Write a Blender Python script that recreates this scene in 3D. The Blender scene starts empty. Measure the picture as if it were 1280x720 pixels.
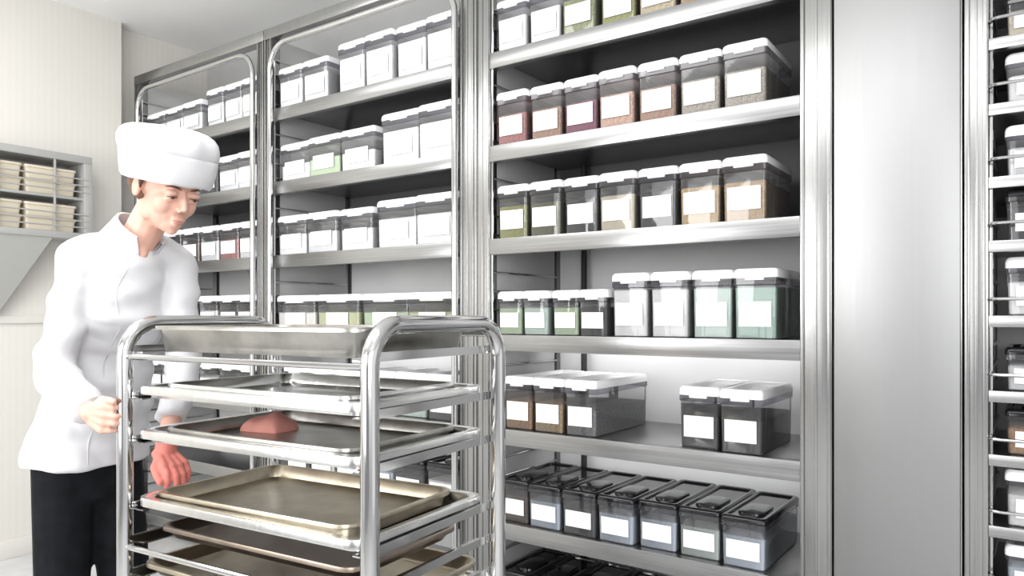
import bpy, bmesh, math, random, time
from mathutils import Vector, Matrix
from mathutils.bvhtree import BVHTree
import mathutils.noise as mn
T0 = time.time()
random.seed(4)
C = bpy.context.scene.collection
R = math.radians

# ---------------------------------------------------------------- materials
def nmat(name):
    m = bpy.data.materials.new(name); m.use_nodes = True
    nt = m.node_tree; b = nt.nodes['Principled BSDF']
    return m, nt, b
def plain(name, col, rough=.5, metal=0, noise=0, scale=20, bump=0, spec=.5):
    m, nt, b = nmat(name)
    b.inputs['Base Color'].default_value = (*col, 1); b.inputs['Roughness'].default_value = rough
    b.inputs['Metallic'].default_value = metal
    b.inputs['Specular IOR Level'].default_value = spec
    tc = nt.nodes.new('ShaderNodeTexCoord'); n = nt.nodes.new('ShaderNodeTexNoise')
    n.inputs['Scale'].default_value = scale; n.inputs['Detail'].default_value = 3
    nt.links.new(tc.outputs['Object'], n.inputs['Vector'])
    if noise:
        r = nt.nodes.new('ShaderNodeValToRGB')
        r.color_ramp.elements[0].position = .35; r.color_ramp.elements[1].position = .65
        r.color_ramp.elements[0].color = tuple(c*(1-noise) for c in col)+(1,)
        r.color_ramp.elements[1].color = tuple(min(1, c*(1+noise)) for c in col)+(1,)
        nt.links.new(n.outputs['Fac'], r.inputs['Fac']); nt.links.new(r.outputs['Color'], b.inputs['Base Color'])
    if bump:
        bp = nt.nodes.new('ShaderNodeBump'); bp.inputs['Strength'].default_value = bump; bp.inputs['Distance'].default_value = .01
        nt.links.new(n.outputs['Fac'], bp.inputs['Height']); nt.links.new(bp.outputs['Normal'], b.inputs['Normal'])
    return m
def brushed(name, col, rough, stretch=(2, 2, 200), var=.12, bump=.02):
    m, nt, b = nmat(name)
    b.inputs['Metallic'].default_value = 1
    tc = nt.nodes.new('ShaderNodeTexCoord'); mp = nt.nodes.new('ShaderNodeMapping'); mp.inputs['Scale'].default_value = stretch
    n = nt.nodes.new('ShaderNodeTexNoise'); n.inputs['Scale'].default_value = 1; n.inputs['Detail'].default_value = 4
    nt.links.new(tc.outputs['Object'], mp.inputs['Vector']); nt.links.new(mp.outputs['Vector'], n.inputs['Vector'])
    r = nt.nodes.new('ShaderNodeValToRGB')
    r.color_ramp.elements[0].color = tuple(c*(1-var) for c in col)+(1,); r.color_ramp.elements[1].color = tuple(min(1, c*(1+var)) for c in col)+(1,)
    r.color_ramp.elements[0].position = .3; r.color_ramp.elements[1].position = .7
    nt.links.new(n.outputs['Fac'], r.inputs['Fac']); nt.links.new(r.outputs['Color'], b.inputs['Base Color'])
    mr = nt.nodes.new('ShaderNodeMapRange'); mr.inputs['To Min'].default_value = rough*.88; mr.inputs['To Max'].default_value = rough*1.12
    nt.links.new(n.outputs['Fac'], mr.inputs['Value']); nt.links.new(mr.outputs['Result'], b.inputs['Roughness'])
    bp = nt.nodes.new('ShaderNodeBump'); bp.inputs['Strength'].default_value = bump; bp.inputs['Distance'].default_value = .002
    nt.links.new(n.outputs['Fac'], bp.inputs['Height']); nt.links.new(bp.outputs['Normal'], b.inputs['Normal'])
    return m
def clear_plastic(name, tint=(.98, .98, .985), milk=.05, dcol=(.9, .9, .92)):
    m = bpy.data.materials.new(name); m.use_nodes = True; nt = m.node_tree; nt.nodes.clear()
    out = nt.nodes.new('ShaderNodeOutputMaterial')
    tr = nt.nodes.new('ShaderNodeBsdfTransparent'); tr.inputs['Color'].default_value = (*tint, 1)
    gl = nt.nodes.new('ShaderNodeBsdfGlossy'); gl.inputs['Roughness'].default_value = .04
    df = nt.nodes.new('ShaderNodeBsdfDiffuse'); df.inputs['Color'].default_value = (*dcol, 1)
    fr = nt.nodes.new('ShaderNodeFresnel'); fr.inputs['IOR'].default_value = 1.7
    m1 = nt.nodes.new('ShaderNodeMixShader'); m2 = nt.nodes.new('ShaderNodeMixShader'); m2.inputs[0].default_value = milk
    nt.links.new(fr.outputs[0], m1.inputs[0]); nt.links.new(tr.outputs[0], m1.inputs[1]); nt.links.new(gl.outputs[0], m1.inputs[2])
    nt.links.new(m1.outputs[0], m2.inputs[1]); nt.links.new(df.outputs[0], m2.inputs[2]); nt.links.new(m2.outputs[0], out.inputs[0])
    return m
def ribbed_wall(name, col):
    m, nt, b = nmat(name)
    tc = nt.nodes.new('ShaderNodeTexCoord'); w = nt.nodes.new('ShaderNodeTexWave')
    w.bands_direction = 'Y'; w.inputs['Scale'].default_value = 9; w.inputs['Distortion'].default_value = .6; w.inputs['Detail'].default_value = 2
    n = nt.nodes.new('ShaderNodeTexNoise'); n.inputs['Scale'].default_value = 18; n.inputs['Detail'].default_value = 4
    nt.links.new(tc.outputs['Object'], w.inputs['Vector']); nt.links.new(tc.outputs['Object'], n.inputs['Vector'])
    mx = nt.nodes.new('ShaderNodeMath'); mx.operation = 'MULTIPLY'
    nt.links.new(w.outputs['Fac'], mx.inputs[0]); nt.links.new(n.outputs['Fac'], mx.inputs[1])
    r = nt.nodes.new('ShaderNodeValToRGB')
    r.color_ramp.elements[0].color = tuple(c*.975 for c in col)+(1,); r.color_ramp.elements[1].color = (*col, 1); r.color_ramp.elements[1].position = .5
    nt.links.new(mx.outputs[0], r.inputs['Fac']); nt.links.new(r.outputs['Color'], b.inputs['Base Color'])
    bp = nt.nodes.new('ShaderNodeBump'); bp.inputs['Strength'].default_value = .01; bp.inputs['Distance'].default_value = .01
    nt.links.new(mx.outputs[0], bp.inputs['Height']); nt.links.new(bp.outputs['Normal'], b.inputs['Normal'])
    b.inputs['Roughness'].default_value = .55
    return m

STEEL = brushed('shelf_steel', (.39, .39, .39), .30, (2, 2, 160), .12)
POST = brushed('post_steel', (.40, .40, .395), .25, (120, 120, 2), .06, .01)
PANEL = brushed('panel_steel', (.385, .387, .387), .45, (90, 90, .8), .015, .003)
CHROME = plain('polished_tube', (.64, .64, .64), .10, 1)
ALU = brushed('tray_aluminium', (.78, .78, .77), .20, (60, 3, 3), .05)
GREYPAN = brushed('dull_grey_pan', (.42, .41, .38), .30, (18, 18, 18), .20)
PAN = brushed('worn_pan_metal', (.52, .46, .36), .32, (14, 14, 14), .18)
DARKPAN = brushed('dark_pan_metal', (.34, .28, .23), .35, (12, 12, 12), .2)
WALL = ribbed_wall('ribbed_cream_wall', (.71, .69, .64))
BACK_SHADE = plain('back_panel_shade', (.15, .15, .155), .5, 0, .05, 3)  # dimness behind the upper shelves put into the colour
SIDEP = plain('side_panel_grey', (.50, .50, .50), .45, 0, .05, 3)
BACK_LIT = plain('back_panel_lit', (.88, .88, .88), .5, 0, .03, 3)  # brightness behind the lower shelves put into the colour
CEIL = plain('ceiling_white', (.94, .94, .93), .8, 0, .02, 2)
FLOOR = plain('floor_grey', (.60, .60, .60), .35, 0, .1, 6)
TRIM = plain('trim_white', (.76, .74, .69), .5)
RACKG = plain('rack_grey', (.44, .44, .43), .4, .3)
CLEAR = clear_plastic('clear_plastic')
SMOKE = clear_plastic('smoky_rim', (.50, .49, .54), .07, (.5, .5, .55))
WLID = plain('white_lid', (.95, .95, .95), .12)
BLID = plain('black_lid', (.012, .012, .014), .10)
LABEL = plain('paper_label', (.95, .95, .95), .6)
JACKET = plain('white_cotton', (.66, .66, .68), .85, 0, 0, 9, .25)
SEAM = plain('seam_grey', (.58, .58, .61), .85)
HATM = plain('white_hat_cotton', (.72, .72, .74), .85, 0, 0, 14, .2)
TROUS = plain('black_cotton', (.006, .007, .009), .9, 0, .3, 30, 0, .2)
SHOE = plain('shoe_leather', (.015, .013, .012), .4)
SKIN = plain('skin', (.70, .41, .32), .55, 0, .04, 12)
GLOVE = plain('salmon_glove', (.70, .22, .18), .7, 0, .08, 20)
PINK = plain('salmon_cloth', (.74, .32, .27), .8, 0, .06, 20, .2)
HAIR = plain('brown_hair', (.13, .055, .03), .5, 0, .3, 60)
LIPS = plain('lips', (.55, .24, .20), .45)
EYEW = plain('eye_white', (.50, .46, .43), .6, spec=.2)
IRIS = plain('iris', (.03, .02, .015), .3)
RUBBER = plain('rubber', (.03, .03, .03), .6)
CREAM = plain('cream_plastic', (.60, .54, .43), .5)
HOOD = plain('hood_grey', (.40, .40, .38), .45)

_cm = {}
def content_mat(col):
    if col not in _cm:
        _cm[col] = plain('contents_%d' % len(_cm), col, .8, 0, .05 if min(col) > .4 else .3, 150, .15)
    return _cm[col]

# ---------------------------------------------------------------- mesh helpers
def box(bm, x0, x1, y0, y1, z0, z1, bev=0):
    cx, cy, cz, hx, hy, hz = (x0+x1)/2, (y0+y1)/2, (z0+z1)/2, (x1-x0)/2, (y1-y0)/2, (z1-z0)/2
    v = [bm.verts.new((cx+sx*hx, cy+sy*hy, cz+sz*hz)) for sx in (-1, 1) for sy in (-1, 1) for sz in (-1, 1)]
    fs = [bm.faces.new([v[i] for i in f]) for f in ((0, 1, 3, 2), (4, 6, 7, 5), (0, 4, 5, 1), (2, 3, 7, 6), (0, 2, 6, 4), (1, 5, 7, 3))]
    if bev:
        es = list({e for f in fs for e in f.edges})
        bmesh.ops.bevel(bm, geom=es, offset=bev, segments=2, affect='EDGES', profile=.5)
def rrect(w, d, r, z, cx=0, cy=0, n=4):
    pts = []
    r = min(r, w/2-1e-4, d/2-1e-4)
    for k, (sx, sy) in enumerate(((1, 1), (-1, 1), (-1, -1), (1, -1))):
        for i in range(n+1):
            a = math.pi/2*k+math.pi/2*i/n
            pts.append(Vector((cx+sx*(w/2-r)+r*math.cos(a), cy+sy*(d/2-r)+r*math.sin(a), z)))
    return pts
def loft(bm, loops, c0=True, c1=True, closed=True):
    vs = [[bm.verts.new(p) for p in L] for L in loops]
    n = len(vs[0])
    for a, b in zip(vs, vs[1:]):
        for i in range(n if closed else n-1):
            bm.faces.new((a[i], a[(i+1) % n], b[(i+1) % n], b[i]))
    if c0: bm.faces.new(list(reversed(vs[0])))
    if c1: bm.faces.new(vs[-1])
def tube(bm, pts, r, seg=12):
    pts = [Vector(p) for p in pts]; n = len(pts); loops = []
    tan = (pts[1]-pts[0]).normalized()
    up = Vector((0, 0, 1)) if abs(tan.z) < .9 else Vector((1, 0, 0))
    nrm = tan.cross(up).normalized()
    for i, p in enumerate(pts):
        t = (pts[min(i+1, n-1)]-pts[max(i-1, 0)]).normalized()
        nrm = (nrm-t*nrm.dot(t)).normalized(); bn = t.cross(nrm)
        rr = r[i] if isinstance(r, (list, tuple)) else r
        loops.append([p+nrm*math.cos(2*math.pi*k/seg)*rr+bn*math.sin(2*math.pi*k/seg)*rr for k in range(seg)])
    loft(bm, loops)
def sphere(bm, c, rad, M=None, u=20, v=12):
    mat = Matrix.Translation(c)
    if M: mat = M @ mat
    mat = mat @ Matrix.Diagonal((*rad, 1))
    bmesh.ops.create_uvsphere(bm, u_segments=u, v_segments=v, radius=1, matrix=mat)
def capsule(bm, a, b, ra, rb, n=8):
    a, b = Vector(a), Vector(b)
    for i in range(2):
        sphere(bm, (a, b)[i], ((ra, rb)[i],)*3, None, 14, 8)
    tube(bm, [a, b], [ra, rb], 14)
def make_mesh(name, bm, mat=None, ang=35):
    bmesh.ops.recalc_face_normals(bm, faces=bm.faces[:])
    me = bpy.data.meshes.new(name); bm.to_mesh(me); bm.free()
    if mat: me.materials.append(mat)
    me.polygons.foreach_set('use_smooth', [True]*len(me.polygons))
    me.set_sharp_from_angle(angle=R(ang))
    return me
def obj(name, me, parent=None, loc=(0, 0, 0), rotz=0):
    o = bpy.data.objects.new(name, me); C.objects.link(o); o.location = loc; o.rotation_euler = (0, 0, rotz)
    if parent: o.parent = parent
    return o
def mo(name, bm, mat, parent=None, loc=(0, 0, 0), rotz=0, ang=35):
    return obj(name, make_mesh(name, bm, mat, ang), parent, loc, rotz)
def tag(o, label, cat, group=None):
    o['label'] = label; o['category'] = cat
    if group: o['group'] = group
    return o
def thing(name, label, cat, loc=(0, 0, 0), rotz=0, group=None):
    return tag(obj(name, None, None, loc, rotz), label, cat, group)
def struct(name, bm, mat):
    o = mo(name, bm, mat); o['kind'] = 'structure'; return o
def remeshed(bm, name, mat, voxel, smooth=3):
    me = bpy.data.meshes.new('tmp'); bm.to_mesh(me); bm.free()
    o = bpy.data.objects.new('tmp', me); C.objects.link(o)
    m = o.modifiers.new('r', 'REMESH'); m.mode = 'VOXEL'; m.voxel_size = voxel
    s = o.modifiers.new('s', 'SMOOTH'); s.iterations = smooth; s.factor = .5
    dg = bpy.context.evaluated_depsgraph_get()
    res = bpy.data.meshes.new_from_object(o.evaluated_get(dg)); res.name = name
    bpy.data.objects.remove(o)
    res.materials.clear(); res.materials.append(mat)
    res.polygons.foreach_set('use_smooth', [True]*len(res.polygons))
    return res

# ---------------------------------------------------------------- setting
YF = 2.35; YB = 2.90; ZC = 3.07
b = bmesh.new(); box(b, -4.7, 3.2, -3.2, 3.0, -.1, 0); struct('floor', b, FLOOR)
b = bmesh.new(); box(b, -4.7, 3.2, -3.2, 3.0, ZC, ZC+.1); struct('ceiling', b, CEIL)
b = bmesh.new(); box(b, -4.7, 3.2, YB, YB+.1, 0, ZC); struct('wall_back', b, SIDEP)
b = bmesh.new(); box(b, -4.7, -4.50, -3.2, 2.27, 0, ZC); box(b, -4.7, -4.60, 2.27, YB, 0, ZC); struct('wall_left', b, WALL)
b = bmesh.new(); box(b, -4.50, -4.485, -3.2, 2.27, 1.26, 1.30, .003); struct('trim_1', b, TRIM)
b = bmesh.new(); box(b, -4.50, -4.485, -3.2, 2.27, 0, .10, .003); struct('baseboard_left', b, TRIM)

# ---------------------------------------------------------------- shelving
SZ = [2.345, 1.975, 1.605, 1.225, .855, .487, .12]
def post_mesh(w, h):
    b = bmesh.new()
    box(b, 0, w, 0, .05, 0, h, .002)
    box(b, .002, .012, -.006, 0.001, .0, h, .001); box(b, w-.012, w-.002, -.006, .001, 0, h, .001)
    box(b, w*.45, w*.55, -.003, .001, 0, h, .001)
    return make_mesh('post', b, POST)
def shelf_mesh(w, d, lip=.062):
    b = bmesh.new()
    box(b, 0, w, 0, d, -.010, 0, .001)
    box(b, 0, w, -.004, .001, -lip, .001, .0015)
    box(b, 0, w, 0, .03, -lip, -lip+.003, .001)
    return make_mesh('shelf', b, STEEL)
def rear_mesh(w, d, h):
    b = bmesh.new(); box(b, 0, w, 0, d, 0, h, .001); return make_mesh('rear_post', b, POST)
def unit(x0, x1, pl, pr, label, zs, frame=False, h=2.71, lip=.062, rungstep=.075):
    """x0..x1 clear opening, pl/pr post widths"""
    u = thing('shelving_unit', label, 'shelving', (x0, YF, 0))
    W = x1-x0; dep = YB-YF-.01
    for xx, w in ((-pl, pl), (W, pr)):
        obj('post', post_mesh(w, h), u, (xx, 0, 0))
        obj('rear_post', rear_mesh(w*.5, .04, h), u, (xx+(w*.25), dep-.045, 0))
    b = bmesh.new(); box(b, -pl, W+pr, -.008, .05, h-.005, h+.05, .003); mo('top_beam', b, POST, u)
    b = bmesh.new(); box(b, -.008, -.003, .05, dep-.05, .02, h, 0); mo('side_panel', b, SIDEP, u)
    b = bmesh.new(); box(b, 0, W, dep-.004, dep, 1.62, h, 0); mo('back_panel', b, BACK_SHADE, u)  # upper piece, shade of the bay painted in as a dark tone
    b = bmesh.new(); box(b, 0, W, dep-.004, dep, .02, 1.60, 0); mo('back_panel', b, BACK_LIT, u)  # lower piece, light of the bay painted in as a pale tone
    sm = shelf_mesh(W, dep-.006, lip)
    for z in zs: obj('shelf', sm, u, (0, .003, z))
    b = bmesh.new(); tube(b, [(0, .01, 0), (0, dep-.05, 0)], .0045, 8); rm = make_mesh('rung', b, CHROME)
    b = bmesh.new(); tube(b, [(.006, .012, .1), (.006, .012, h-.05)], .005, 8); mo('ladder_upright', b, CHROME, u)
    z = .2
    while z < h-.06:
        if min(abs(z-s+.03) for s in zs) > .04: obj('rung', rm, u, (.006, 0, z))
        z += rungstep
    if frame:
        pts = [(.012, -.02, .05)]; r = .12; zt = h-.05; xl, xr = .012, W-.012
        for i in range(9): a = math.pi-math.pi/2*i/8; pts.append((xl+r+r*math.cos(a), -.02, zt-r+r*math.sin(a)))
        for i in range(9): a = math.pi/2-math.pi/2*i/8; pts.append((xr-r+r*math.cos(a), -.02, zt-r+r*math.sin(a)))
        pts.append((xr, -.02, .05))
        b = bmesh.new(); tube(b, pts, .014, 14); mo('tubular_frame', b, CHROME, u)
    return u
uA = unit(-1.779, -.591, .075, .091, 'stainless steel shelving bay with jewel-coloured box contents, beside the flat steel panel', SZ)
uB = unit(-3.162, -1.931, .058, .075, 'middle stainless shelving bay with rounded tube frame, directly behind the tray trolley', SZ, True)
uC = unit(-4.439, -3.281, .055, .058, 'farthest stainless shelving bay with rounded tube frame, behind the cook\'s head', SZ, True)
RZ = [2.245, 2.04, 1.865, 1.67, 1.50, 1.30, 1.10, .93, .74, .565, .2]
uD = unit(-.107, .85, .055, .06, 'partly visible stainless rack of closely spaced shelves at the right edge', RZ, False, 2.71, .03, .06)
b = bmesh.new(); tube(b, [(.145, .50, .02), (.145, .50, 2.70)], .013, 12); mo('rear_support', b, RUBBER, uA)
for z in RZ[:10]:
    pts = [(.004, .012, z+.045), (.006, -.005, z+.045)]
    for i in range(7): a = math.pi-math.pi/2*i/6; pts.append((.03+.024*math.cos(a), -.010-.016*math.sin(a), z+.045))
    pts.append((.90, -.026, z+.045))
    b = bmesh.new(); tube(b, pts, .0045, 8); mo('guard_rail', b, CHROME, uD)

# flat steel cabinet panel
t = thing('steel_cabinet', 'tall flat brushed steel panel between two shelving bays', 'cabinet', (-.499, YF, 0))
b = bmesh.new(); box(b, .002, .332, .012, .5, 0, 2.76, .002); mo('body', b, POST, t)
b = bmesh.new(); box(b, .006, .328, -.006, .011, .03, 2.74, .003); mo('front_panel', b, PANEL, t)

# ---------------------------------------------------------------- storage boxes
_mc = {}
def box_meshes(w, h, d, black, fill, lab):
    key = (round(w, 4), h, d, black, fill, lab)
    if key in _mc: return _mc[key]
    tp = .005
    b = bmesh.new()
    loft(b, [rrect(w-2*tp, d-2*tp, .012, .001, 0, d/2), rrect(w-tp, d-tp, .012, h*.86, 0, d/2)], True, False)
    body = make_mesh('body', b, CLEAR)
    b = bmesh.new()
    loft(b, [rrect(w-tp, d-tp, .012, h*.86, 0, d/2), rrect(w+.001, d+.003, .012, h*.875, 0, d/2), rrect(w+.001, d+.003, .012, h-.003, 0, d/2)], False, False)
    rim = make_mesh('rim', b, SMOKE)
    b = bmesh.new()
    L = .026 if not black else .016
    loft(b, [rrect(w+.001, d+.001, .013, h-.004, 0, d/2), rrect(w+.003, d+.006, .015, h-.003, 0, d/2), rrect(w+.003, d+.006, .015, h+L*.45, 0, d/2),
             rrect(w-.002, d-.001, .014, h+L*.8, 0, d/2), rrect(w-.012, d-.012, .014, h+L, 0, d/2), rrect(w-.028, d-.034, .012, h+L*.9, 0, d/2), rrect(w-.032, d-.038, .012, h+L*.5, 0, d/2)])
    if black:
        loft(b, [rrect(w*.60, .16, .03, h+L*.4, 0, .14), rrect(w*.57, .155, .03, h+L*.95, 0, .14), rrect(w*.5, .14, .03, h+L*1.1, 0, .14)])
    else:
        box(b, -w*.22, w*.22, -.009, .012, h-.012, h+.010, .003)
    lid = make_mesh('lid', b, BLID if black else WLID)
    b = bmesh.new()
    f = h*fill; k = tp*2+.004
    loft(b, [rrect(w-k, d-k, .01, .004, 0, d/2), rrect(w-k+tp*fill, d-k+tp*fill, .01, f-.004, 0, d/2), rrect(w-k-.01, d-k-.01, .01, f, 0, d/2)])
    cont = make_mesh('contents', b, CREAM)
    b = bmesh.new()
    lw, lh = min(w*.74, .15), h*.40
    z0 = h*.20
    y0 = tp*(1-z0/h)*.55-.0022; y1 = tp*(1-(z0+lh)/h)*.55-.0022
    lp = [Vector(p) for p in ((-lw/2, y0, z0), (lw/2, y0, z0), (lw/2, y1, z0+lh), (-lw/2, y1, z0+lh))]
    loft(b, [lp, [p+Vector((0, .001, 0)) for p in lp]])
    labm = make_mesh('label', b, LABEL)
    _mc[key] = (body, rim, lid, cont, labm)
    return _mc[key]
ORD = ['first', 'second', 'third', 'fourth', 'fifth', 'sixth', 'seventh', 'eighth', 'ninth', 'tenth']
SH = ['top', 'second', 'third', 'fourth', 'fifth', 'sixth', 'lowest']
def put_box(x, z, w, h, d, col, look, where, grp, black=False, fill=.7, lab=True, y=YF+.02):
    t = thing('storage_box', '%s, %s' % (look, where), 'storage box', (x, y+random.uniform(-.006, .016), z+.0012), R(random.uniform(-.25, .25)), grp)
    body, rim, lid, cont, labm = box_meshes(w, h, d, black, fill, lab)
    c = obj('contents', cont, t); c.material_slots[0].link = 'OBJECT'; c.material_slots[0].material = content_mat(col)
    obj('body', body, t); obj('rim', rim, t); obj('lid', lid, t)
    if lab: obj('label', labm, t)
    return t
PAL = {
 'white powder': (.95, .95, .95), 'pale flour': (.90, .89, .86), 'green herbs': (.30, .33, .16), 'beige seeds': (.56, .48, .33), 'olive seeds': (.32, .33, .10),
 'rose grain': (.45, .20, .19), 'brown rice': (.44, .28, .20), 'plum beans': (.26, .07, .13), 'peach lentils': (.66, .46, .36), 'speckled grain': (.46, .42, .36),
 'black beans': (.018, .017, .017), 'dark olive leaves': (.12, .12, .05), 'sand-coloured oats': (.66, .60, .48), 'tan nuts': (.55, .40, .22), 'ochre powder': (.46, .31, .16),
 'pale green leaves': (.60, .72, .52), 'mint cubes': (.72, .83, .77), 'teal powder': (.50, .66, .58), 'dark green leaves': (.14, .24, .16),
 'brown sticks': (.48, .28, .14), 'charcoal grain': (.06, .06, .07), 'grey-blue salt': (.70, .77, .86), 'sage powder': (.68, .75, .72), 'yellow-green pasta': (.66, .69, .44),
 'pale grey sugar': (.84, .85, .86), 'smoke-grey grain': (.26, .26, .27), 'dark brown cocoa': (.13, .07, .05)}
def row(bay, si, x, pitch, names, h, fill, d=.30, black=False, z=None, start=0, w=None, shelfn=None, yoff=0):
    for k, nm in enumerate(names):
        if nm:
            lidw = 'black-lidded' if black else 'white-lidded'
            put_box(x+pitch*(k+.5), SZ[si] if z is None else z, w or pitch-.007, h, d, PAL[nm], '%s clear box of %s' % (lidw, nm),
                    '%s from left, %s shelf, %s' % (ORD[k+start], shelfn or SH[si], bay), 'boxes on the %s shelf of the %s' % (shelfn or SH[si], bay), black, fill, y=YF+.02+yoff)
A = 'bay beside steel panel'
row(A, 0, -1.766, .153, ['white powder', 'white powder', 'green herbs', 'olive seeds', 'beige seeds', 'ochre powder', 'tan nuts'], .18, .74)
row(A, 1, -1.766, .153, ['rose grain', 'brown rice', 'plum beans', 'peach lentils', 'brown rice', 'speckled grain', 'speckled grain'], .185, .66)
row(A, 2, -1.766, .153, ['olive seeds', 'dark olive leaves', 'black beans', 'sand-coloured oats', 'black beans', 'tan nuts', 'ochre powder'], .185, .70)
row(A, 3, -1.766, .127, ['pale green leaves', 'mint cubes', 'pale green leaves', 'black beans'], .145, .74, .26)
row(A, 3, -1.250, .147, ['white powder', 'white powder', 'mint cubes', 'teal powder'], .200, .84, start=4)
row(A, 4, -1.735, .143, ['brown sticks', 'tan nuts'], .18, .62, .43)
row(A, 4, -1.735+.286, .143, ['smoke-grey grain'], .18, .55, .44, start=2)
row(A, 4, -1.000, .147, ['charcoal grain', 'charcoal grain'], .18, .62, .36, start=3)
row(A, 5, -1.766, .153, ['dark brown cocoa', 'grey-blue salt', 'charcoal grain', 'grey-blue salt', 'grey-blue salt', 'sage powder', 'grey-blue salt'], .150, .70, .40, True)
row(A, 6, -1.766, .153, ['dark brown cocoa', 'charcoal grain', 'black beans', 'charcoal grain'], .150, .62, .34, True)
B = 'middle bay'
row(B, 0, -3.147, .19, ['white powder', 'pale grey sugar'], .18, .76)
row(B, 0, -2.700, .185, ['white powder', 'white powder', 'white powder', 'white powder'], .21, .78, start=2)
row(B, 1, -3.147, .235, ['white powder', 'pale green leaves', 'white powder'], .165, .52)
row(B, 1, -2.420, .235, ['white powder', 'white powder'], .205, .74, start=3)
row(B, 2, -3.147, .225, ['white powder', 'pale grey sugar', 'white powder'], .17, .60)
row(B, 2, -2.455, .25, ['white powder', 'white powder'], .19, .70, start=3)
row(B, 3, -3.147, .30, ['pale flour', 'yellow-green pasta', 'pale green leaves', 'yellow-green pasta'], .15, .62, .36)
row(B, 4, -3.10, .19, ['pale grey sugar', 'pale flour', 'charcoal grain', 'pale flour', 'mint cubes', 'charcoal grain'], .17, .66)
row(B, 5, -3.10, .19, ['charcoal grain', 'pale flour', 'charcoal grain', 'grey-blue salt', 'charcoal grain', 'pale flour'], .17, .66, black=True)
Cc = 'far bay'
row(Cc, 0, -4.42, .20, ['pale grey sugar', 'white powder', 'pale grey sugar'], .15, .7)
row(Cc, 0, -3.80, .165, ['pale grey sugar', 'white powder', 'white powder'], .19, .7, start=3)
row(Cc, 1, -4.42, .185, ['pale flour', 'white powder', 'pale grey sugar', 'charcoal grain', 'pale grey sugar', 'white powder'], .17, .7)
row(Cc, 2, -4.42, .185, ['brown rice', 'brown rice', 'dark brown cocoa', 'pale grey sugar', 'rose grain', 'pale grey sugar'], .17, .66)
row(Cc, 3, -4.42, .185, ['brown rice', 'pale flour', 'charcoal grain', 'pale flour', 'charcoal grain', 'dark brown cocoa'], .16, .66)
row(Cc, 4, -4.42, .185, ['charcoal grain', 'pale flour', 'charcoal grain', 'pale flour', 'charcoal grain', 'pale flour'], .16, .66)
rr = [('white powder', .18, .125), ('sand-coloured oats', .15, .10), ('white powder', .19, .11), ('pale grey sugar', .16, .11), ('charcoal grain', .17, .12), ('white powder', .185, .13),
      ('pale grey sugar', .15, .10), ('brown sticks', .17, .105), ('white powder', .18, .125), ('grey-blue salt', .16, .10)]
for i, (nm, ww, hh) in enumerate(rr):
    bl = i in (1, 4, 6, 7)
    put_box(-.07+ww/2, RZ[i], ww, hh, .30, PAL[nm], '%s clear box of %s' % ('black-lidded' if bl else 'white-lidded', nm),
            '%s shelf from top, right-edge rack' % ORD[i], 'boxes on the right-edge rack', bl, .7)

# ---------------------------------------------------------------- trolley
TL = (-1.334, 1.098, 0); TR = R(5)
tr = thing('tray_trolley', 'stainless tubular tray trolley with rounded hoops in front of the cook', 'trolley', TL, TR)
HX, HY, TH = .36, .215, 1.284
for s in (-1, 1):
    pts = [(s*HX, -HY, .13)]; r = .075
    for i in range(9): a = math.pi-math.pi/2*i/8; pts.append((s*HX, -HY+r+r*math.cos(a), TH-r+r*math.sin(a)))
    for i in range(9): a = math.pi/2-math.pi/2*i/8; pts.append((s*HX, HY-r+r*math.cos(a), TH-r+r*math.sin(a)))
    pts.append((s*HX, HY, .13))
    b = bmesh.new(); tube(b, pts, .0175, 18); mo('side_hoop', b, CHROME, tr)
TIER = [1.220, 1.116, 1.018, .868, .794, .720, .646, .572, .498, .424, .35, .276]
for k, z in enumerate(TIER):
    for s in (-1, 1):
        b = bmesh.new()
        x0, x1 = sorted((s*(HX-.016), s*(HX-.050)))
        box(b, x0, x1, -.205, .205, -.003, 0, 0)
        x0, x1 = sorted((s*(HX-.016), s*(HX-.014)))
        box(b, x0, x1, -.215, .215, -.003, .014, 0)
        mo('ledge', b, CHROME, tr, (0, 0, z))
    if k not in (1, 2, 3):
        b = bmesh.new(); tube(b, [(-HX, -HY-.002, z-.011), (HX, -HY-.002, z-.011)], .0065, 10); mo('front_rod', b, CHROME, tr)
b = bmesh.new()
for y in (-HY, HY): tube(b, [(-HX, y, .15), (HX, y, .15)], .014, 12)
for x in (-HX, HX): tube(b, [(x, -HY, .15), (x, HY, .15)], .014, 12)
mo('base_frame', b, CHROME, tr)
for z in (TIER[0]+.045, .7):
    b = bmesh.new(); tube(b, [(-HX, HY, z), (HX, HY, z)], .012, 12); mo('rear_rail', b, CHROME, tr)
for x in (-HX, HX):
    for y in (-HY, HY):
        b = bmesh.new(); box(b, x-.02, x+.02, y-.02, y+.02, .118, .134, .002); box(b, x-.02, x-.016, y-.018, y+.018, .05, .12, .001); box(b, x+.016, x+.02, y-.018, y+.018, .05, .12, .001)
        c = mo('caster', b, POST, tr)
        b = bmesh.new(); tube(b, [(x-.014, y, .052), (x-.013, y, .052), (x+.013, y, .052), (x+.014, y, .052)], [.046, .05, .05, .046], 24); mo('wheel', b, RUBBER, c)

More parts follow.
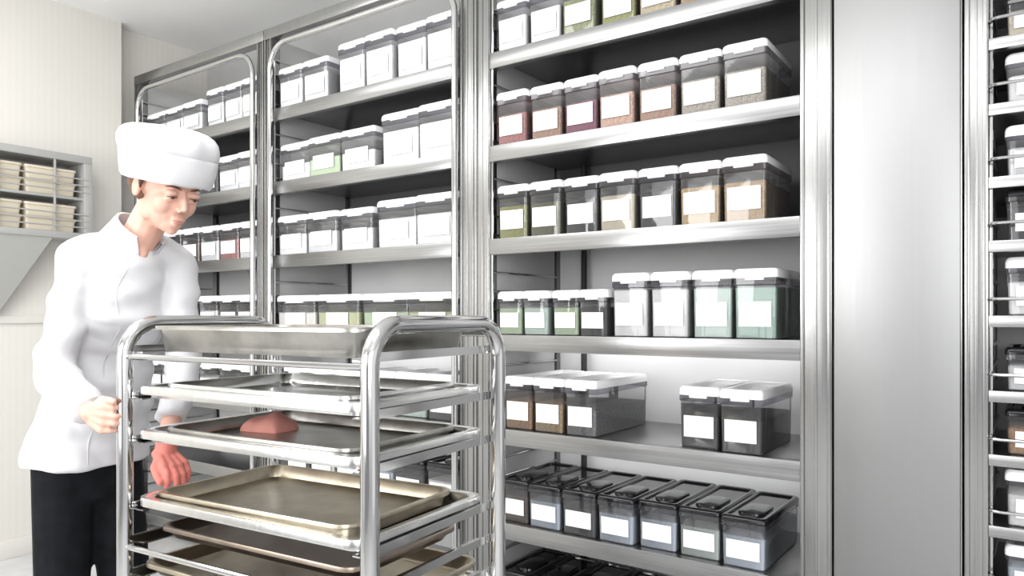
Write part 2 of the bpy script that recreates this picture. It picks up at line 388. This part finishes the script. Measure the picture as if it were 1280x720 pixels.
def on_trolley(loc): return Vector(TL)+Matrix.Rotation(TR, 3, 'Z') @ Vector(loc)
def tray(w, d, h, mat, loc, label, rot=0, slope=.018, group=None, tilt=0, roll=.009, lip=.011):
    b = bmesh.new(); t_ = .0022
    loops = [rrect(w-2*lip-2*slope-.01, d-2*lip-2*slope-.01, .02, t_), rrect(w-2*lip-2*slope+.006, d-2*lip-2*slope+.006, .024, t_+.003), rrect(w-2*lip, d-2*lip, .032, h-.002), rrect(w-2*lip+.004, d-2*lip+.004, .034, h),
             rrect(w-.003, d-.003, .040, h), rrect(w, d, .042, h-.003), rrect(w, d, .042, h-roll), rrect(w-.005, d-.005, .04, h-roll), rrect(w-.006, d-.006, .04, h-.004),
             rrect(w-2*lip+.006, d-2*lip+.006, .034, h-.0045), rrect(w-2*lip-2*slope+.010, d-2*lip-2*slope+.010, .025, .001), rrect(w-2*lip-2*slope-.01, d-2*lip-2*slope-.01, .02, 0)]
    loft(b, loops)
    o = mo('baking_tray', b, mat, None, on_trolley(loc), TR+R(rot), 50)
    o.rotation_euler.x = R(tilt)
    return tag(o, label, 'baking tray', group or 'trays on the trolley')
e = .0006
tray(.62, .39, .058, GREYPAN, (.0, .0, TIER[0]+e), 'deep dull grey baking pan on the topmost level of the trolley', 0, .014)
tray(.672, .424, .028, ALU, (0, -.002, TIER[1]+e), 'shiny shallow tray on the second level of the trolley', 0, .004, None, 0, .018, .022)
tray(.56, .37, .030, ALU, (.0, .0, TIER[1]+e+.0035), 'smaller shiny pan nested in the second-level tray', 0, .008)
tray(.672, .424, .028, ALU, (0, -.002, TIER[2]+e), 'shiny shallow tray on the third level, just below the gripping hand', 0, .004, None, 0, .018, .022)
tray(.56, .37, .030, GREYPAN, (.0, .0, TIER[2]+e+.0035), 'dull grey pan nested in the third-level tray, holding a pink cloth', 0, .008)
tray(.672, .424, .028, ALU, (0, -.002, TIER[3]+e), 'wide bright steel tray under the beige pan', 0, .004, None, 0, .018, .022)
tray(.58, .365, .034, PAN, (-.02, .0, TIER[3]+e+.0035), 'beige pan with rolled rim held by the red-gloved hand', 1.0, .010)
tray(.600, .36, .030, DARKPAN, (-.02, .01, TIER[4]+e), 'darker grey-brown tray one level below the wide steel tray')
tray(.655, .41, .030, PAN, (.0, .0, TIER[5]+e), 'beige pan two levels below the wide steel tray', 0)
tray(.655, .42, .024, ALU, (0, 0, TIER[7]+e), 'lowest steel tray near the bottom of the photo')
# folded cloth in the third tray
b = bmesh.new()
NX, NY = 34, 24; W_, D_ = .125, .10
top = {}
def cz(x, y):
    ex = max(0, 1-(abs(x)/(W_/2))**2.5)*max(0, 1-(abs(y)/(D_/2))**2.5)
    return .003+(.034+.004*math.sin(x*60+y*35)+.007*mn.noise(Vector((x*28, y*28, 3))))*ex**.6
for i in range(NX+1):
    for j in range(NY+1):
        x = -W_/2+W_*i/NX; y = -D_/2+D_*j/NY
        k_ = 1-.16*(abs(x)/(W_/2))**2*(abs(y)/(D_/2))**2+.05*mn.noise(Vector((x*30, y*30, 9)))
        top[i, j] = (b.verts.new((x*k_, y*k_, cz(x, y))), b.verts.new((x*k_, y*k_, 0)))
for i in range(NX):
    for j in range(NY):
        for q in (0, 1):
            b.faces.new([top[i, j][q], top[i+1, j][q], top[i+1, j+1][q], top[i, j+1][q]])
for i in range(NX):
    for j in (0, NY): b.faces.new([top[i, j][0], top[i+1, j][0], top[i+1, j][1], top[i, j][1]])
for j in range(NY):
    for i in (0, NX): b.faces.new([top[i, j][0], top[i, j+1][0], top[i, j+1][1], top[i, j][1]])
tag(mo('folded_cloth', b, PINK, None, on_trolley((-.180, .04, TIER[2]+e+.0035+.0026)), R(12), 85), 'crumpled salmon-pink cloth lying in the third-level tray', 'cloth')

# ---------------------------------------------------------------- wall rack (left)
cb = thing('wall_rack', 'grey wall-mounted rack with slanted grey hood on the left wall', 'rack', (-4.50, 1.1, 0))
b = bmesh.new()
box(b, 0.001, .22, 0, .9, 2.14, 2.18, .003); box(b, 0.001, .22, 0, .9, 1.72, 1.755, .003)
box(b, 0.001, .22, .855, .9, 1.755, 2.14, .003); box(b, 0.001, .22, 0, .03, 1.755, 2.14, .003); box(b, .001, .008, 0, .9, 1.75, 2.14)
mo('frame', b, RACKG, cb)
b = bmesh.new(); box(b, .008, .21, .03, .855, 1.935, 1.95, .002); mo('shelf', b, RACKG, cb)
for y in (.435, .705):
    b = bmesh.new(); box(b, .205, .217, y, y+.010, 1.755, 2.14, .001); mo('upright', b, RACKG, cb)
for z in (1.785, 1.82, 1.855, 1.98, 2.015, 2.05):
    b = bmesh.new(); tube(b, [(.222, .02, z), (.222, .88, z)], .0038, 8); mo('front_wire', b, RACKG, cb)
b = bmesh.new()
v = [b.verts.new(p) for p in ((.001, 0, 1.72), (.001, .68, 1.72), (.21, .70, 1.72), (.21, 0, 1.72), (.001, 0, 1.31), (.001, .5, 1.31), (.05, .5, 1.31), (.05, 0, 1.31))]
for f in ((0, 1, 2, 3), (4, 7, 6, 5), (0, 4, 5, 1), (1, 5, 6, 2), (2, 6, 7, 3), (3, 7, 4, 0)): b.faces.new([v[i] for i in f])
mo('hood', b, HOOD, cb)
for j, z in enumerate((1.755, 1.95)):
    for k in range(3):
        for q in range(2):
            y = 1.1+.045+.265*k
            b = bmesh.new(); h = .072
            loft(b, [rrect(.16, .235, .012, .003), rrect(.17, .245, .014, h-.004), rrect(.18, .256, .016, h), rrect(.18, .256, .016, h-.012), rrect(.168, .247, .012, h-.013), rrect(.155, .23, .012, 0)])
            o = mo('tan_bin', b, CREAM, None, (-4.39, y+.125, z+.001+q*.0722))
            tag(o, 'tan tray, %s of the stacked pair, %s pair, %s row of the left wall rack' % (['lower', 'upper'][q], ['left', 'centre', 'right'][k], ['lower', 'upper'][j]), 'bin', 'tan trays in the wall rack')

# ---------------------------------------------------------------- person
BASE = Vector((-2.10, .97, 0))
def L(x, y, z): return Vector((x, y, z))-BASE
pelvis = L(-2.10, .97, .97); waist = L(-2.06, .98, 1.15); chest = L(-1.99, .99, 1.34); neckb = L(-1.935, 1.005, 1.495)
shR, elR, wrR = L(-1.972, .893, 1.445), L(-1.955, .825, 1.165), L(-1.764, .820, 1.078)
shL, elL, wrL = L(-1.935, 1.120, 1.445), L(-1.880, 1.120, 1.185), L(-1.775, 1.000, .958)
hc = L(-1.815, 1.03, 1.632)
HM = Matrix.Translation(hc) @ Matrix.Rotation(R(2), 4, 'Z') @ Matrix.Rotation(R(24), 4, 'Y')
HC = Matrix.Translation(hc) @ Matrix.Rotation(R(2), 4, 'Z') @ Matrix.Rotation(R(13), 4, 'Y')
bm = bmesh.new()
def hs(c, r): sphere(bm, c, r, HM)
def hcap(a, b_, ra, rb): capsule(bm, HM @ Vector(a), HM @ Vector(b_), ra, rb)
hs((-.012, 0, .03), (.092, .072, .082)); hs((.028, 0, -.03), (.058, .053, .078)); hs((.045, 0, -.075), (.038, .031, .033))
hs((.064, 0, -.095), (.016, .014, .013))
for s in (-1, 1):
    hs((.050, s*.031, -.03), (.029, .025, .032)); hs((-.01, s*.070, -.012), (.018, .008, .028)); hs((.008, s*.040, -.06), (.03, .014, .03))
    hs((.092, s*.0090, -.036), (.008, .0055, .006))
    hs((.0755, s*.030, .0035), (.0145, .0160, .0090))
    hs((.073, s*.030, -.0120), (.013, .0150, .0055))
hs((.071, 0, .024), (.013, .044, .012)); hcap((.080, 0, .006), (.100, 0, -.030), .0060, .0070); hs((.085, 0, -.062), (.009, .019, .007)); hs((.082, 0, -.074), (.009, .015, .007))
capsule(bm, neckb-Vector((0, 0, .03)), HM @ Vector((-.02, 0, -.055)), .048, .044)
capsule(bm, neckb+Vector((.025, 0, .02)), neckb+Vector((.050, 0, -.035)), .036, .014)
capsule(bm, pelvis, waist, .085, .08); capsule(bm, waist, chest, .08, .085)
for s in (-1, 1):
    o_ = Vector((0, s*.04, 0)); capsule(bm, pelvis+o_, waist+o_*.7, .076, .064); capsule(bm, waist+o_*.7, chest+o_, .064, .068)
capsule(bm, shR, shL, .034, .034)
for sh, el, wr in ((shR, elR, wrR), (shL, elL, wrL)):
    capsule(bm, sh, el, .034, .028); capsule(bm, el, wr, .029, .022)
foot = []
for s in (-1, 1):
    hip = pelvis+Vector((.0, s*.062, -.04)); kn = Vector((.04+.02*s, s*.075, .50)); an = Vector((-.01+.05*s, s*.08, .09))
    capsule(bm, hip, kn, .068, .048); capsule(bm, kn, an, .048, .033); capsule(bm, an-Vector((.02, 0, .035)), an+Vector((.14, 0, -.05)), .035, .025)
    foot.append((hip, kn, an))
def hand(bm, wr, d, n, curls, thumb_side, g=0.0, thumb_n=.3, S=.90):
    d = Vector(d).normalized(); n = Vector(n); n = (n-d*n.dot(d)).normalized(); s = d.cross(n)
    offs = (-.0262, -.0087, .0087, .0258); lens = (.058, .068, .064, .050); kd = (.074, .081, .079, .070)
    if thumb_side > 0: lens = lens[::-1]; kd = kd[::-1]
    for k in range(4):
        kn = wr+d*kd[k]*S+s*offs[k]
        capsule(bm, wr+s*offs[k]*.6, kn, .0120+g, .0098+g)
        p = kn; ang = 0; ln = lens[k]*S+g*2
        for j, (f, cu) in enumerate(zip((.45, .31, .24), curls)):
            ang += cu*(1+.04*(k-1.5)); dd = (d*math.cos(ang)+n*math.sin(ang)).normalized()
            q = p+dd*ln*f; capsule(bm, p, q, .0070-.0006*j+g, .0065-.0006*j+g); p = q
    a = wr+d*.022+s*thumb_side*.018; m1 = a+(d*.8+s*thumb_side*.6+n*thumb_n).normalized()*.036; m2 = m1+(d*.95+s*thumb_side*.1+n*thumb_n).normalized()*.026; m3 = m2+(d+n*thumb_n).normalized()*(.019+g)
    capsule(bm, a, m1, .012+g, .010+g); capsule(bm, m1, m2, .0090+g, .0082+g); capsule(bm, m2, m3, .0082+g, .0066+g)
HR = (wrR, (1, -.06, -.10), (.06, 1, 0), (R(32), R(62), R(52)), 1)
HL = (wrL, (.90, -.10, -.34), (-.34, 0, -.90), (R(18), R(42), R(36)), -1)
hand(bm, *HR, thumb_n=.12); hand(bm, *HL)
person = obj('person', remeshed(bm, 'person', SKIN, .0034, 4), None, BASE)
tag(person, 'person in white jacket and white cap, one hand on the trolley post', 'person')
bm = bmesh.new(); hand(bm, *HL, g=.0018)
back = (elL-wrL).normalized(); capsule(bm, wrL+Vector(HL[1]).normalized()*.01, wrL+back*.04, .026, .027)
g_ = obj('glove', remeshed(bm, 'glove', GLOVE, .0026, 3), person); g_['label'] = 'salmon-red glove on the far hand'

bm = bmesh.new()
def ell(c, a, bb, n=28, tilt=0):
    return [Vector((c.x+a*math.cos(2*math.pi*i/n), c.y+bb*math.sin(2*math.pi*i/n), c.z+tilt*math.cos(2*math.pi*i/n))) for i in range(n)]
secs = [(Vector((-.005, 0, .905)), .122, .158, 0), (Vector((0, 0, .97)), .114, .150, 0), (waist+Vector((0, 0, -.05)), .098, .132, 0), (waist+Vector((.005, 0, .06)), .098, .132, -.01),
        (chest+Vector((.0, 0, -.02)), .108, .142, -.03), (chest+Vector((.01, 0, .07)), .095, .140, -.035), (neckb+Vector((-.01, 0, -.02)), .070, .106, -.03), (neckb+Vector((-.008, 0, .02)), .054, .060, -.035)]
loft(bm, [ell(c, a, bb, 28, tl) for c, a, bb, tl in secs])
cuR = elR.lerp(wrR, .76); cuL = elL.lerp(wrL, .5)
for sh, el, cu in ((shR, elR, cuR), (shL, elL, cuL)):
    capsule(bm, sh.lerp(neckb, .35), sh, .052, .052); capsule(bm, sh, el, .053, .045); capsule(bm, el, cu, .045, .038)
    dd = (cu-el).normalized(); tube(bm, [cu-dd*.01, cu+dd*.042], [.040, .039], 20)
jm = remeshed(bm, 'jacket', JACKET, .006, 8)
bm = bmesh.new(); bm.from_mesh(jm); bm.normal_update()
for v in bm.verts:
    p = v.co
    f = mn.noise(Vector((p.x*9+p.z*14, p.y*9, p.z*16-p.x*10)))
    w = mn.noise(Vector((p.x*9, p.y*9, p.z*4)))*.007+f*.011+abs(mn.noise(Vector((p.x*11+3, p.y*11, p.z*18+p.x*15))))*.010
    v.co = p+v.normal*w
for _ in range(2): bmesh.ops.smooth_vert(bm, verts=bm.verts[:], factor=.5, use_axis_x=True, use_axis_y=True, use_axis_z=True)
bvh = BVHTree.FromBMesh(bm)
bm.to_mesh(jm); bm.free()
jk = obj('jacket', jm, person)
# front overlap seam following the cloth
pts = []
for i in range(40):
    z = 1.44-(1.44-.915)*i/39; y = (neckb.y-.030)*(1-i/39)+(-.055)*(i/39)-.025*math.sin(math.pi*min(1, i/12))
    h_ = bvh.ray_cast(Vector((.8, y, z)), Vector((-1, 0, 0)))
    if h_[0] and h_[0].x > -.05: pts.append(h_[0]+Vector((-.0004, 0, 0)))
pts = [sum((pts[max(0, min(len(pts)-1, i+k))] for k in (-1, 0, 1)), Vector())/3 for i in range(len(pts))]
b = bmesh.new(); tube(b, pts, .0018, 8); mo('placket_seam', b, SEAM, jk)
# stand collar, open in a V at the front
nd = ((HM @ Vector((-.02, 0, -.055)))-neckb).normalized()
sx = nd.cross(Vector((0, 1, 0))).normalized(); sy = nd.cross(sx)
def arc(c, r1, r2, op, n=30):
    return [c+sx*r1*math.cos(a)+sy*r2*math.sin(a) for a in [-(math.pi-op)+2*(math.pi-op)*i/n for i in range(n+1)]]
c0 = neckb
b = bmesh.new()
loft(b, [arc(c0-nd*.012, .075, .076, R(6)), arc(c0+nd*.018, .070, .070, R(18)), arc(c0+nd*.044, .067, .066, R(34)), arc(c0+nd*.046, .061, .060, R(34)), arc(c0+nd*.018, .063, .063, R(18)), arc(c0-nd*.008, .067, .068, R(6))], False, False, False)
mo('collar', b, HATM, jk, ang=60)
# trousers
bm = bmesh.new()
loft(bm, [ell(pelvis+Vector((0, 0, .03)), .092, .122), ell(pelvis+Vector((0, 0, -.06)), .094, .128), ell(pelvis+Vector((.0, 0, -.16)), .080, .11)])
for hip, kn, an in foot:
    capsule(bm, hip, kn, .076, .062); capsule(bm, kn, an+Vector((0, 0, .03)), .062, .053)
obj('trousers', remeshed(bm, 'trousers', TROUS, .008, 5), person)
for hip, kn, an in foot:
    b = bmesh.new(); x, y = an.x, an.y
    loft(b, [rrect(.27, .095, .045, .0015, x+.055, y), rrect(.275, .10, .048, .025, x+.055, y), rrect(.26, .092, .045, .05, x+.05, y), rrect(.16, .085, .042, .085, x+.01, y), rrect(.11, .085, .042, .11, x-.005, y)])
    mo('shoe', b, SHOE, person, ang=60)
# cap: soft band and low crown, slightly irregular cloth
def cloth_head(bm, prof, sy_=.88, amp=.004, seed=0):
    loops = []
    for r, z, off in prof:
        n = 72; L_ = []
        for i in range(n):
            a = 2*math.pi*i/n
            w_ = mn.noise(Vector((math.cos(a)*2.0+seed, math.sin(a)*2.0, z*12)))*amp
            L_.append(HC @ Vector((off+(r+w_)*math.cos(a), (r+w_)*sy_*math.sin(a), z+w_*.8)))
        loops.append(L_)
    loft(bm, loops)
b = bmesh.new(); cloth_head(b, [(.098, .014, .000), (.108, .008, .000), (.115, .016, .000), (.120, .045, -.002), (.123, .072, -.004), (.121, .082, -.006), (.112, .086, -.008)], .93, .006, 5); cap = mo('cap', b, HATM, person, ang=80)
b = bmesh.new(); cloth_head(b, [(.112, .072, -.006), (.121, .078, -.006), (.1245, .090, -.007), (.1235, .106, -.009), (.118, .120, -.011), (.107, .131, -.013), (.09, .139, -.015), (.066, .144, -.016), (.035, .147, -.016), (.01, .147, -.016)], .95, .010, 5); mo('cap_crown', b, HATM, cap, ang=80)
b = bmesh.new(); sphere(b, (-.048, 0, -.005), (.062, .069, .062), HM)
for s in (-1, 1): tube(b, [HM @ Vector(p) for p in ((.012, s*.0735, .03), (.010, s*.0745, .005), (.006, s*.071, -.012))], [.008, .006, .002], 8)
mo('hair', b, HAIR, person)
for s in (-1, 1):
    b = bmesh.new(); sphere(b, (.0752, s*.030, -.0052), (.0120, .0125, .0052), HM); e_ = mo('eye', b, EYEW, person)
    b = bmesh.new(); sphere(b, (.0840, s*.030, -.0062), (.0042, .0055, .0038), HM); mo('iris', b, IRIS, e_)
    b = bmesh.new(); tube(b, [HM @ Vector(p) for p in ((.082, s*.016, -.0040), (.0892, s*.024, -.0030), (.0892, s*.034, -.0032), (.081, s*.0445, -.0060))], [.0008, .0016, .0018, .0008], 6); mo('lashes', b, HAIR, person)
    b = bmesh.new(); tube(b, [HM @ Vector(p) for p in ((.0850, s*.013, .0165), (.0855, s*.025, .0205), (.0795, s*.037, .0205), (.070, s*.047, .0160))], [.0014, .0028, .0024, .0010], 6); mo('eyebrow', b, HAIR, person)
b = bmesh.new(); sphere(b, (.0873, 0, -.0625), (.0080, .0165, .0038), HM); sphere(b, (.0845, 0, -.0710), (.0080, .0130, .0042), HM); mo('lips', b, LIPS, person)

# ---------------------------------------------------------------- light
w = bpy.data.worlds.new('world'); bpy.context.scene.world = w; w.use_nodes = True; nt = w.node_tree
bg = nt.nodes['Background']; tc = nt.nodes.new('ShaderNodeTexCoord'); n = nt.nodes.new('ShaderNodeTexNoise'); n.inputs['Scale'].default_value = 1.6; n.inputs['Detail'].default_value = 1
r = nt.nodes.new('ShaderNodeValToRGB'); r.color_ramp.elements[0].position = .40; r.color_ramp.elements[1].position = .60
r.color_ramp.elements[0].color = (.30, .30, .31, 1); r.color_ramp.elements[1].color = (1.0, 1.0, 1.0, 1)
nt.links.new(tc.outputs['Generated'], n.inputs['Vector']); nt.links.new(n.outputs['Fac'], r.inputs['Fac']); nt.links.new(r.outputs['Color'], bg.inputs['Color'])
bg.inputs['Strength'].default_value = 1.15
def area(loc, target, sx_, sy_, power, col=(1, 1, 1)):
    l = bpy.data.lights.new('area', 'AREA'); l.shape = 'RECTANGLE'; l.size = sx_; l.size_y = sy_; l.energy = power; l.color = col
    o = bpy.data.objects.new('added_lamp', l); C.objects.link(o); o.location = loc  # also serves added fill lamps that hang from no ceiling
    o.rotation_euler = (Vector(target)-Vector(loc)).to_track_quat('-Z', 'Y').to_euler()
area((-1.2, .2, 3.0), (-1.2, .5, 0), 3.0, .8, 40)
area((-3.2, .6, 3.0), (-3.2, .8, 0), 1.5, .8, 22)
area((1.6, -1.6, 2.0), (-1.6, 2.0, 1.1), 2.2, 1.8, 64)  # added frontal fill from behind the camera, no fixture there
area((-2.2, -2.2, 1.6), (-2.2, 2.0, 1.1), 2.6, 1.8, 40)  # added low frontal fill to brighten the shelf gaps
area((-2.4, -.9, 1.7), (-3.2, 1.4, 3.07), 1.6, 1.2, 44)  # added upward fill to brighten the ceiling
# added fill strips under the fourth and fifth shelves, brightening the pale back panels
for xm, ww in ((-1.185, 1.1), (-2.55, 1.1)):
    for z in (SZ[3], SZ[4]):
        area((xm, 2.74, z-.016), (xm, 2.86, z-.16), ww, .02, 1.2)

# ---------------------------------------------------------------- camera
cd = bpy.data.cameras.new('camera'); cam = bpy.data.objects.new('camera', cd); C.objects.link(cam)
cd.sensor_width = 36; cd.lens = 26.0; cd.shift_y = 35/1280
cam.location = (0, 0, 1.3); cam.rotation_euler = (R(90), 0, math.atan2(.579, .815))
cd.clip_start = .05
bpy.context.scene.camera = cam
bpy.context.scene.view_settings.view_transform = 'Standard'
print('script time', time.time()-T0)
